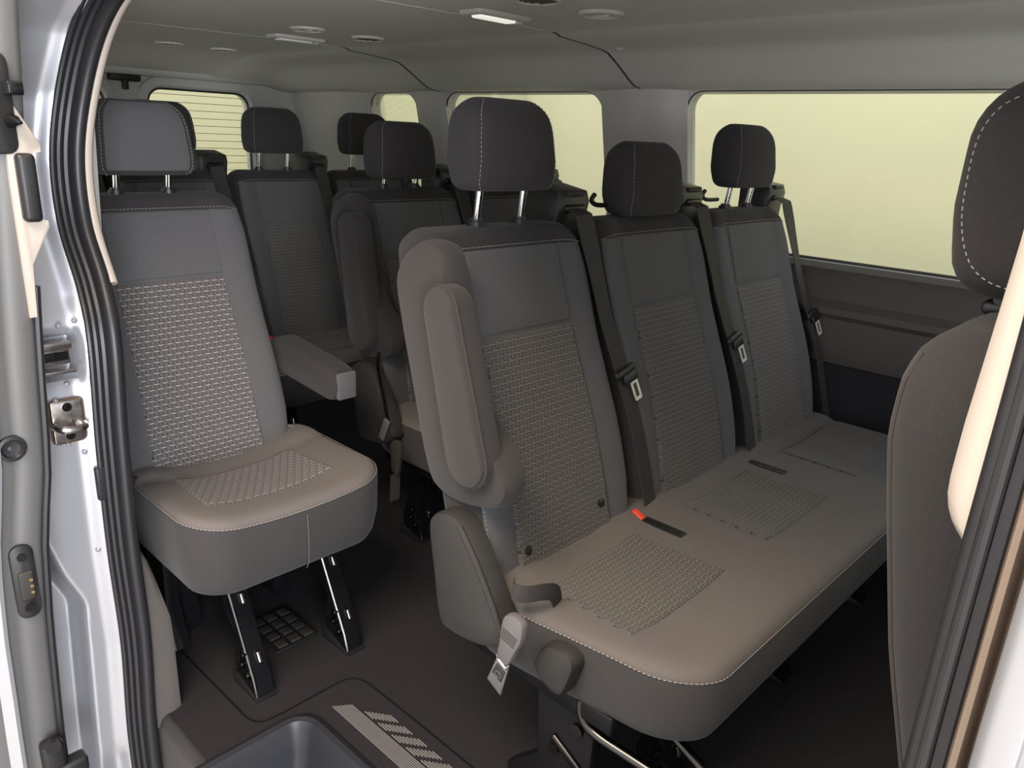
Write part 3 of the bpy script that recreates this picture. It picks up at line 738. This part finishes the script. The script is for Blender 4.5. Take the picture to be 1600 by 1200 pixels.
def retractor(parent, x, y, z=1.0):
    """belt exit housing on the shoulder of a backrest"""
    mb = MB().prism([(-.060, -.09), (.020, -.09), (.026, -.02), (.034, .020), (.026, .040), (-.045, .052), (-.060, .04)], -.048, .048, .008, M_=Matrix.Translation((x, y, z)))
    r = mb.build('belt_retractor', 'blackplastic', parent)
    MB().rbox((x + .031, y, z + .006), (.016, .060, .016), .005).build('belt_slot', 'steel', r)
    MB().rbox((x + .026, y, z + .034), (.022, .050, .010), .004).build('slot_cover', 'plastic', r)
    return r
def seat_belt(parent, y, dy=.0, full=True, buckle=True):
    """webbing from the retractor down the gap to the seat base, with tongue"""
    zs = [1.0, .985, .95, .90, .85, .80, .75, .70, .65, .60, .55, .50, .45, .40]
    yy = lambda z: y + interp([(.40, .045), (.60, .030), (.80, .006), (1.0, -.008)], z) + dy
    pts = [((xf(1.0) - .03, yy(1.0), 1.004), (0, 1, 0)), ((xf(1.0) - .004, yy(1.0), 1.008), (.1, 1, 0))]
    for z in zs:
        x = xf(z) + .016 ; tw = .9 - .5 * smooth(.95, .6, z)
        pts.append(((x, yy(z), z), (lerp(.1, -.12, smooth(.98, .85, z)), 1, 0)))
    b = MB().ribbon(pts, .046, .0022).build('seat_belt', 'belt', parent)
    if buckle:
        z = .705; c = Vector((xf(z) + .024, yy(z), z))
        Mx = Matrix.Translation(c) @ Matrix.Rotation(math.radians(-18), 4, 'Y') @ Matrix.Rotation(math.radians(12), 4, 'X')
        mb = MB().rbox((0, 0, 0), (.012, .066, .016), .005, M_=Mx); mb.rbox((.001, .010, -.016), (.010, .044, .022), .004, M_=Mx); tg = mb.build('belt_tongue', 'blackplastic', b)
        Mp = Mx @ Matrix.Translation((.002, .016, -.046)) @ Matrix.Rotation(PI / 2, 4, 'Y')
        mb = MB(); mb.loft([[(Mp @ Vector((a, b_, zz))) for a, b_ in rrect(*q, .003, 3)] for zz, q in ((-.0012, (.021, .0115)), (.0012, (.021, .0115)), (.0012, (.0145, .0068)), (-.0012, (.0145, .0068)), (-.0012, (.021, .0115)))], cap0=False, cap1=False)
        mb.build('latch_plate', 'brightplate', tg)
    return b
def floor_leg(parent, x, y, z1=.29, lean=-.10, width=.040, name='leg'):
    """pressed steel leg: slanted channel with slots, side bolts and foot; x,y = front of the foot"""
    poly = [(0, .004), (-.085, .030), (-.092, .060), (-.070, .12), (lean - .055, .20), (lean - .06, z1), (lean - .005, z1), (lean * .93, z1 - .05), (-.012, .045)]
    mb = MB().prism([(x + a, b) for a, b in poly], y - width / 2, y + width / 2, .004); lg = mb.build(name, 'steel', parent)
    MB().prism([(x + .004, 0), (x - .10, 0), (x - .10, .026), (x - .085, .03), (x + .004, .006)], y - width / 2 - .003, y + width / 2 + .003, .002).build('foot', 'blackplastic', lg)
    s0 = Vector((x - .012, y, .045)); s1 = Vector((x + lean * .93, y, z1 - .05)); dr = (s1 - s0).normalized()
    for t in (.20, .80):
        c = s0.lerp(s1, t); Mx = Matrix.Translation(c + Vector((.004, .004, .002))) @ dr.to_track_quat('Z', 'Y').to_matrix().to_4x4()
        MB().rbox((0, 0, 0), (.009, .006, .024), .0025, M_=Mx).build('slot', 'plate', lg)
    for dx, dz in ((-.030, .050), (-.050, .068), (-.044, .094)):
        c = Vector((x + dx, y - width / 2, dz)); m_ = MB().tube([c + Vector((0, .002, 0)), c + Vector((0, -.006, 0))], .0095, 6); m_.tube([c + Vector((0, -.005, 0)), c + Vector((0, -.009, 0))], .0055, 10); m_.build('bolt', 'bolt', lg)
    # front rim of the side plate, in brighter metal for its edge highlight
    MB().tube([(x - .002, y - width / 2 + .001, .010), (x - .014, y - width / 2 + .001, .048), (x + lean * .93 - .002, y - width / 2 + .001, z1 - .05), (x + lean - .004, y - width / 2 + .001, z1)], .0032, 6).build('leg_rim_highlight', 'bolt', lg)
    return lg

# ---- front bench for three, row two
X2 = -.775
bench = thing('bench_seat', 'three-seat cloth bench in front, nearest row with three headrests and side armrest', 'seat', (X2, 0, 0))
YS = (.995, 1.435, 1.875)
co, top2 = cushion(bench, -.09, .386, .778, 2.105, .428, .298, .10, YS, insert='weave_dark', taper=.035, wi=.132)
hz = ((1.048, .004), (.988, -.002), (1.040, .004))
for k, y in enumerate(YS):
    bk = backrest(bench, y, .207, 'weave_dark', dots=(k == 0))
    headrest(bench, xf(1.05) - .003, y + .013, hz[k][0], .988)
    retractor(bench, xf(1.0) - .048, y + .205, 1.003)
    seat_belt(bench, y + .205)
for k, y in enumerate((1.165, 1.60)):
    c_ = Vector((.03, y + .02, .424)); mb = MB().rbox(tuple(c_ + Vector((.045, .004, -.002))), (.11, .030, .016), .006); bb = mb.build('buckle_recess', 'blackplastic', bench)
    MB().rbox((0, 0, 0), (.028, .015, .010), .003, M_=Matrix.Translation(c_ + Vector((-.006, 0, .009 - .007 * k))) @ Matrix.Rotation(math.radians(25), 4, 'Y')).build('release_button', 'red', bb)
    MB().rbox(tuple(c_ + Vector((-.07, -.045, .012))), (.018, .040, .030), .005).build('belt_anchor', 'belt', bench)
# second-place bag hooks at the headrest guides
for y in (1.435, 1.875):
    MB().tube(spline([(xf(1.0) - .05, y - .06, 1.008), (xf(1.0) - .045, y - .125, 1.010), (xf(1.0) - .045, y - .145, 1.020), (xf(1.0) - .045, y - .135, 1.032)], 5), .005, 8).build('bag_hook', 'blackplastic', bench)
# near-side wing of the first backrest, folded armrest, recliner cover
def capsule(p0, p1, r0, r1, n=12):
    p0, p1 = Vector(p0), Vector(p1); d = (p1 - p0).normalized(); a0 = math.atan2(d.y, d.x); out = []
    for k in range(n + 1): a = a0 + PI / 2 + PI * k / n; out.append((p0.x + r0 * math.cos(a), p0.y + r0 * math.sin(a)))
    for k in range(n + 1): a = a0 - PI / 2 + PI * k / n; out.append((p1.x + r1 * math.cos(a), p1.y + r1 * math.sin(a)))
    return out
mb = MB().prism(capsule((-.022, .655), (-.088, .888), .042, .034), .745, .795, .012)
arm = mb.build('armrest', 'sidecloth', bench)
MB().tube([(a, .756, b) for a, b in capsule((-.022, .655), (-.088, .888), .0425, .0345)], .0022, 6, closed=True).build('armrest_piping', 'black', arm)
rings = []
wing = [(.045, .618), (.022, .580), (-.05, .560), (-.110, .564), (-.145, .60), (-.190, .74), (-.226, .885), (-.224, .930), (-.195, .966), (-.150, .980), (-.112, .965), (-.082, .87), (-.03, .72), (.03, .655)]
wing = [(p_.x, p_.y) for p_ in spline([(a, b, 0) for a, b in wing], 4, closed=True)]
MB().prism(wing, .772, .83, .022).build('backrest_side', 'sidecloth', bench)
cov = spline([(a, b, 0) for a, b in ((-.085, .545), (-.055, .558), (-.020, .550), (.015, .515), (.055, .455), (.085, .405), (.085, .380), (.03, .352), (-.045, .342), (-.070, .36), (-.088, .45), (-.098, .52))], 4, closed=True)
mb = MB().prism([(q.x, q.y) for q in cov], .742, .785, .010); cover = mb.build('recliner_cover', 'plastic', bench)
MB().tube(spline([(-.02, .742, .548), (.018, .741, .505), (.055, .741, .450), (.082, .741, .405)], 5), .005, 8).build('cover_rib', 'plastic', cover)
# lap belt end on the near side and hanging tongue with its tag
MB().ribbon([(p_, (0, .1, 1)) for p_ in spline([(.074, .772, .474), (.086, .760, .473), (.102, .772, .471), (.112, .800, .468), (.112, .826, .455), (.108, .842, .425), (.105, .846, .40)], 4)], .028, .0025).build('lap_belt', 'belt', bench)
stuff(MB().stitches([(xf(z) + .0105 - .004, .802, z) for z in (.44, .48, .52, .56, .60)], r=.0008).build('stitching', 'thread', bench))
Mt = Matrix.Translation((.120, .728, .435)) @ Matrix.Rotation(math.radians(12), 4, 'Y')
out = [(0.018, .018), (.012, .028), (-.004, .030), (-.018, .022), (-.022, .004), (-.018, -.030), (-.015, -.056), (.006, -.062), (.014, -.03), (.020, -.004)]
out = [(q.x, q.y) for q in spline([(a, b, 0) for a, b in out], 3, closed=True)]
hang = MB().prism(out, -.008, .008, .004, M_=Mt).build('hanging_tongue', 'greyplastic', bench)
mb = MB()
for k in range(5): mb.tube([Mt @ Vector((-.017 + k * .0004, -.0085, -.001 - k * .0045)), Mt @ Vector((.014 - k * .0006, -.0085, -.001 - k * .0045))], .0009, 5)
mb.build('tongue_ribs', 'plastic', hang)
MB().prism([(-.016, -.056), (.008, -.062), (.006, -.128), (-.026, -.120)], -.003, .0, .0008, M_=Mt).build('tongue_tag', 'greyplastic', hang)
MB().tube([Mt @ Vector(q) for q in ((-.017, -.006, -.056), (-.012, -.006, -.064), (.005, -.006, -.068), (.010, -.006, -.058))], .0016, 6).build('tongue_clip', 'chrome', hang)
mb = MB().prism([(-.014, -.075), (.005, -.079), (.002, -.103), (-.019, -.098)], -.0045, -.003, .0005, M_=Mt); ic = mb.build('tag_print', 'plastic', hang)
MB().tube([Mt @ Vector((-.0065 + .007 * math.cos(a * PI / 8), -.0052, -.092 + .005 * math.sin(a * PI / 8))) for a in range(16)], .0006, 4, closed=True).build('print_ring', 'greyplastic', hang)
MB().prism([(q.x, q.y) for q in spline([(a_, b_, 0) for a_, b_ in ((.122, .365), (.145, .402), (.178, .410), (.200, .398), (.198, .372), (.182, .330), (.158, .326), (.132, .340))], 4, closed=True)], .768, .83, .014).build('hinge_cover', 'plastic', bench)
# under-frame
mb = MB().rbox((.10, 1.44, .285), (.30, 1.25, .035), .006); fr = mb.build('under_frame', 'bracket', bench)
mb = MB().prism([(.08, .33), (.21, .33), (.20, .10), (.22, .01), (.03, .0), (.02, .05), (.09, .12)], .835, .862, .004); sp = mb.build('side_bracket', 'bracket', bench)
for x, z, r in ((.175, .225, .012), (.13, .16, .010), (.10, .06, .011)): MB().tube([(x, .838, z), (x, .828, z)], r, 12).build('bolt', 'bolt', sp)
MB().rbox((.155, .832, .165), (.07, .008, .016), .003, M_=Matrix.Translation((.155, .832, .165)) @ Matrix.Rotation(math.radians(28), 4, 'Y') @ Matrix.Translation((-.155, -.832, -.165))).build('slot', 'bolt', sp)
MB().tube(spline([(.185, .822, .30), (.188, .822, .272), (.21, .825, .250), (.27, .835, .238), (.36, .855, .222), (.385, .875, .215), (.38, .91, .212), (.30, .93, .23)], 6), .0085, 10).build('slide_bar', 'bolt', bench)
for y in (1.05, 1.50, 1.95): floor_leg(bench, .26, y, .29, -.06)
for y in (1.05, 1.95): floor_leg(bench, .03, y, .29, .03)

# ---- single seat on the door side, row three
X3 = -1.56
single = thing('single_seat', 'single grey cloth seat at the left by the door pillar on slanted steel legs', 'seat', (X3, .694, 0))
cushion(single, -.08, .325, -.188, .256, .432, .272, .085, (0.022,), wave=.022, wi=.132, ins_x=(.142, .092))
bks = backrest(single, 0, .207, 'weave')
headrest(single, xf(1.05) - .003, -.004, 1.026, .988, lightface=True)
# seam down the front of the skirt
MB().tube(spline([(.333, .035, .405), (.335, .035, .36), (.332, .035, .30), (.322, .035, .278)], 4), .0007, 5).build('skirt_seam', 'greyplastic', single)
# aisle armrest folded down
mb = MB().prism(capsule((-.12, .60), (.105, .578), .042, .038, 8), .236, .296, .010); ar = mb.build('armrest', 'sidecloth', single)
MB().rbox((.138, .266, .578), (.012, .050, .064), .005).build('armrest_cap', 'panel', ar)
for y in (-.062, .160): floor_leg(single, .305, y, .285, -.115)
for y in (-.07, .16):
    MB().prism([(.02, .28), (-.05, .28), (-.09, .14), (-.13, .02), (-.13, 0), (-.02, 0), (-.01, .04), (-.03, .12)], y - .02, y + .02, .004).build('rear_leg', 'steel', single)
MB().rbox((.10, .04, .272), (.26, .34, .024), .006).build('under_frame', 'steel', single)
mb = MB().prism([(.04, .30), (-.06, .30), (-.10, .10), (-.05, .02), (.06, .02), (.03, .12)], -.145, -.11, .006); wl = mb.build('wall_bracket', 'steel', single)
for x, z in ((-.04, .25), (-.06, .15), (-.02, .07), (.01, .05)): MB().tube([(x, -.145, z), (x, -.153, z)], .010, 10).build('bolt', 'bolt', wl)
# buckle stalk and lap belt on the door side, white lap belt end on the aisle side
MB().ribbon([((.02, -.16, .425), (0, .4, 1)), ((.045, -.19, .44), (.3, .2, 1)), ((.06, -.218, .445), (1, 0, .2)), ((.062, -.224, .41), (1, .1, 0)), ((.075, -.224, .37), (1, .1, 0))], .022, .002).build('lap_belt', 'belt', single)
MB().tube([(.075, -.224, .372), (.083, -.224, .362), (.088, -.224, .352)], .004, 8).build('belt_hook', 'chrome', single)
MB().ribbon([((-.03, .15, .435), (0, .2, 1)), ((-.02, .205, .435), (0, .2, 1)), ((.0, .235, .425), (.6, .3, .8)), ((.03, .26, .40), (.8, 0, .6)), ((.06, .262, .385), (.9, 0, .5))], .030, .002).build('belt_end', 'greyplastic', single)
MB().rbox((-.135, -.19, .80), (.05, .04, .04), .010).build('belt_retractor', 'blackplastic', single)
MB().rbox((-.075, -.212, .705), (.012, .012, .028), .004).build('latch_plate', 'chrome', single)
mb = MB().ribbon([((-.17, -.20, .98), (1, .5, 0)), ((-.13, -.215, .85), (1, .3, 0)), ((-.07, -.218, .70), (1, .2, 0)), ((-.02, -.215, .50), (1, .2, 0)), ((.0, -.21, .36), (1, .2, 0))], .045, .002); mb.build('seat_belt', 'belt', single)

# ---- two-seat bench, row three, behind the front bench
double = thing('bench_seat', 'two-seat black cloth bench behind the front bench with upright aisle armrest', 'seat', (-1.56, 0, 0))
YD = (1.385, 1.825)
cushion(double, -.09, .34, 1.165, 2.05, .428, .300, .09, YD, insert='weave_dark')
for k, y in enumerate(YD):
    backrest(double, y, .207, 'weave_dark'); headrest(double, xf(1.05) - .003, y + .012, 1.012, .988)
    retractor(double, xf(1.0) - .045, y + .195, .998); seat_belt(double, y + .205)
MB().prism(capsule((-.052, .635), (-.098, .905), .044, .034), 1.125, 1.185, .012).build('armrest', 'sidecloth', double)
MB().prism(wing, 1.162, 1.22, .022).build('backrest_side', 'sidecloth', double)
MB().prism([(q.x, q.y) for q in cov], 1.132, 1.175, .010).build('recliner_cover', 'plastic', double)
MB().tube(spline([(.02, 1.14, .60), (.03, 1.13, .56), (.055, 1.13, .47), (.07, 1.13, .43)], 5), .004, 8).build('buckle_stalk', 'bolt', double)
hang2 = MB().rbox((.06, 1.125, .405), (.022, .010, .065), .004, M_=Matrix.Translation((.06, 1.125, .405)) @ Matrix.Rotation(math.radians(25), 4, 'Y') @ Matrix.Translation((-.06, -1.125, -.405))).build('hanging_tongue', 'greyplastic', double)
t2 = MB().prism([(q[0] + .13, q[1] + .37) for q in out], 1.105, 1.118, .004).build('belt_tongue', 'plastic', double)
MB().tube([(.118, 1.11, .315), (.124, 1.11, .303), (.131, 1.11, .312)], .002, 6).build('tongue_clip', 'chrome', t2)
MB().ribbon([((.124, 1.111, .305), (0, 1, 0)), ((.120, 1.111, .23), (0, 1, 0))], .030, .002).build('belt_end', 'belt', double)
for y in (1.30, 1.90):
    floor_leg(double, .24, y, .29, -.06); floor_leg(double, .03, y, .29, .03)
MB().rbox((.10, 1.60, .285), (.28, .80, .03), .006).build('under_frame', 'steel', double)

# ---- rear bench, row four
rear = thing('bench_seat', 'four-seat black cloth bench across the very back of the van', 'seat', (-2.365, 0, 0))
YR = (.68, 1.07, 1.465, 1.855)
cushion(rear, -.09, .34, .50, 2.05, .428, .300, .08, YR, insert='weave_dark', wi=.108)
for k, y in enumerate(YR):
    backrest(rear, y, .187, 'weave_dark', wi=.108)
    headrest(rear, xf(1.05) - .003, y - .002, 1.045, .988)
    retractor(rear, xf(1.0) - .045, y + .165, .998); seat_belt(rear, y + .165, buckle=False)
for y in (1.26,):
    mb = MB().rbox((.03, y, .445), (.05, .03, .03), .006); bb = mb.build('belt_buckle', 'blackplastic', rear); MB().rbox((.05, y, .455), (.022, .022, .016), .004).build('release_button', 'red', bb)
for y in (.70, 1.25, 1.85):
    floor_leg(rear, .24, y, .29, -.06); floor_leg(rear, .03, y, .29, .03)
MB().rbox((.10, 1.27, .285), (.28, 1.40, .03), .006).build('under_frame', 'steel', rear)

# ---- front passenger seat, seen from its side
fs = thing('front_passenger_seat', 'black front passenger seat cut by the right edge, seen side on', 'seat', (-.155, .79, 0))
def fx(z): return interp([(.30, .17), (.50, .105), (.66, .052), (.77, .022), (.87, .002), (.935, -.010), (.985, -.014), (1.01, -.012), (1.022, -.002)], z)   # rear contour
rings = []
for z, ins in [(lerp(.36, .94, k / 18), 0) for k in range(19)] + [(.94 + .085 * math.sin(a), .05 * (1 - math.cos(a))) for a in [PI / 2 * k / 9 for k in range(1, 10)]]:
    xr = fx(z) + ins * .5; th = interp([(.36, .14), (.7, .135), (.94, .12), (1.03, .10)], z) - ins; w_ = .235 - ins
    rings.append([(xr + th / 2 + a, b, z) for a, b in rrect(th / 2, w_, min(.05, th * .45), 8, 4, 10)])
bkf = MB().loft(rings).build('backrest', 'frontcloth', fs, angle=60)
def fpath(off, y): return [(fx(z) + off, y, z) for z in [lerp(.40, .96, k / 30) for k in range(31)]]
sp_ = []
for z in [lerp(.45, 1.0, k / 40) for k in range(41)]:
    i = min(range(len(rings)), key=lambda q: abs(rings[q][0][2] - z)); ring = rings[i]
    c = min(ring, key=lambda q: q[0] * .80 + q[1] * .60); sp_.append((c[0] - .0004, c[1] - .0006, ring[0][2]))
sp2 = []
for q in sp_:
    if not sp2 or abs(q[2] - sp2[-1][2]) > 1e-4: sp2.append(q)
MB().tube(sp2, .0022, 6).build('piping', 'sidecloth', bkf)
stuff(MB().stitches(spline([(a + .006, b - .001, c) for a, b, c in sp2], 3), dash=.0055, gap=.004, r=.0009).build('stitching', 'plastic', bkf))
# headrest of the front seat
rings = []
h = .166; z0 = 1.034; hpar = []
K = 20
for k in range(K + 1):
    zz = h / 2 - h / 2 * math.cos(PI * k / K); t2_ = zz / h
    ins = .03 - math.sqrt(max(0, .03 ** 2 - (.03 - zz) ** 2)) if zz < .03 else (.05 - math.sqrt(max(0, .05 ** 2 - (zz - h + .05) ** 2)) if zz > h - .05 else 0)
    d2 = max(.058 * interp([(0, .9), (.4, 1.0), (1, .85)], t2_) - ins * .7, .004); w2 = max(.125 - ins, .01)
    hpar.append((z0 + zz, d2, w2, .040 - .012 * t2_))
    rings.append([(.040 + a - .012 * t2_, b, z0 + zz) for a, b in rrect(d2, w2, min(.028, d2 * .9), 6, 4, 8)])
hf = MB().loft(rings).build('headrest', 'frontcloth', fs, angle=60)
sgn = lambda v_: (1 if v_ >= 0 else -1)
el = [(.040 + .0470 * sgn(math.cos(a)) * abs(math.cos(a)) ** .75 - .012 * (.5 + .5 * math.sin(a)), z0 + .082 + .070 * sgn(math.sin(a)) * abs(math.sin(a)) ** .8) for a in [2 * PI * k / 80 for k in range(81)]]
def hside(x, z):
    i = min(range(len(hpar)), key=lambda q: abs(hpar[q][0] - z)); j = i + 1 if z > hpar[i][0] and i + 1 < len(hpar) else max(i - 1, 0)
    f_ = 0 if hpar[j][0] == hpar[i][0] else (z - hpar[i][0]) / (hpar[j][0] - hpar[i][0])
    d_, w_, c_ = [lerp(hpar[i][q], hpar[j][q], f_) for q in (1, 2, 3)]; r_ = min(.028, d_ * .9); a_ = max(0, abs(x - c_) - (d_ - r_))
    return -(w_ - r_ + math.sqrt(max(0, r_ * r_ - a_ * a_)))
stuff(MB().stitches([(x, hside(x, z) - .0004, z) for x, z in el], dash=.0032, gap=.0026, r=.0005).build('stitching', 'thread', hf))
MB().rbox((.052, 0, z0 + .004), (.07, .20, .018), .006).build('headrest_base', 'panel', hf)
for y in (-.075, .075):
    MB().tube([(.030, y, z0 + .01), (.028, y, z0 - .05)], .007, 12).build('post', 'chrome', hf)
    MB().rbox((.034, y, 1.027), (.048, .046, .012), .005).build('post_guide', 'blackplastic', hf)
cushion(fs, .12, .60, -.235, .235, .44, .26, .08, (0.0,))
MB().rbox((.36, 0, .13), (.40, .38, .26), .02).build('seat_base', 'plastic', fs)
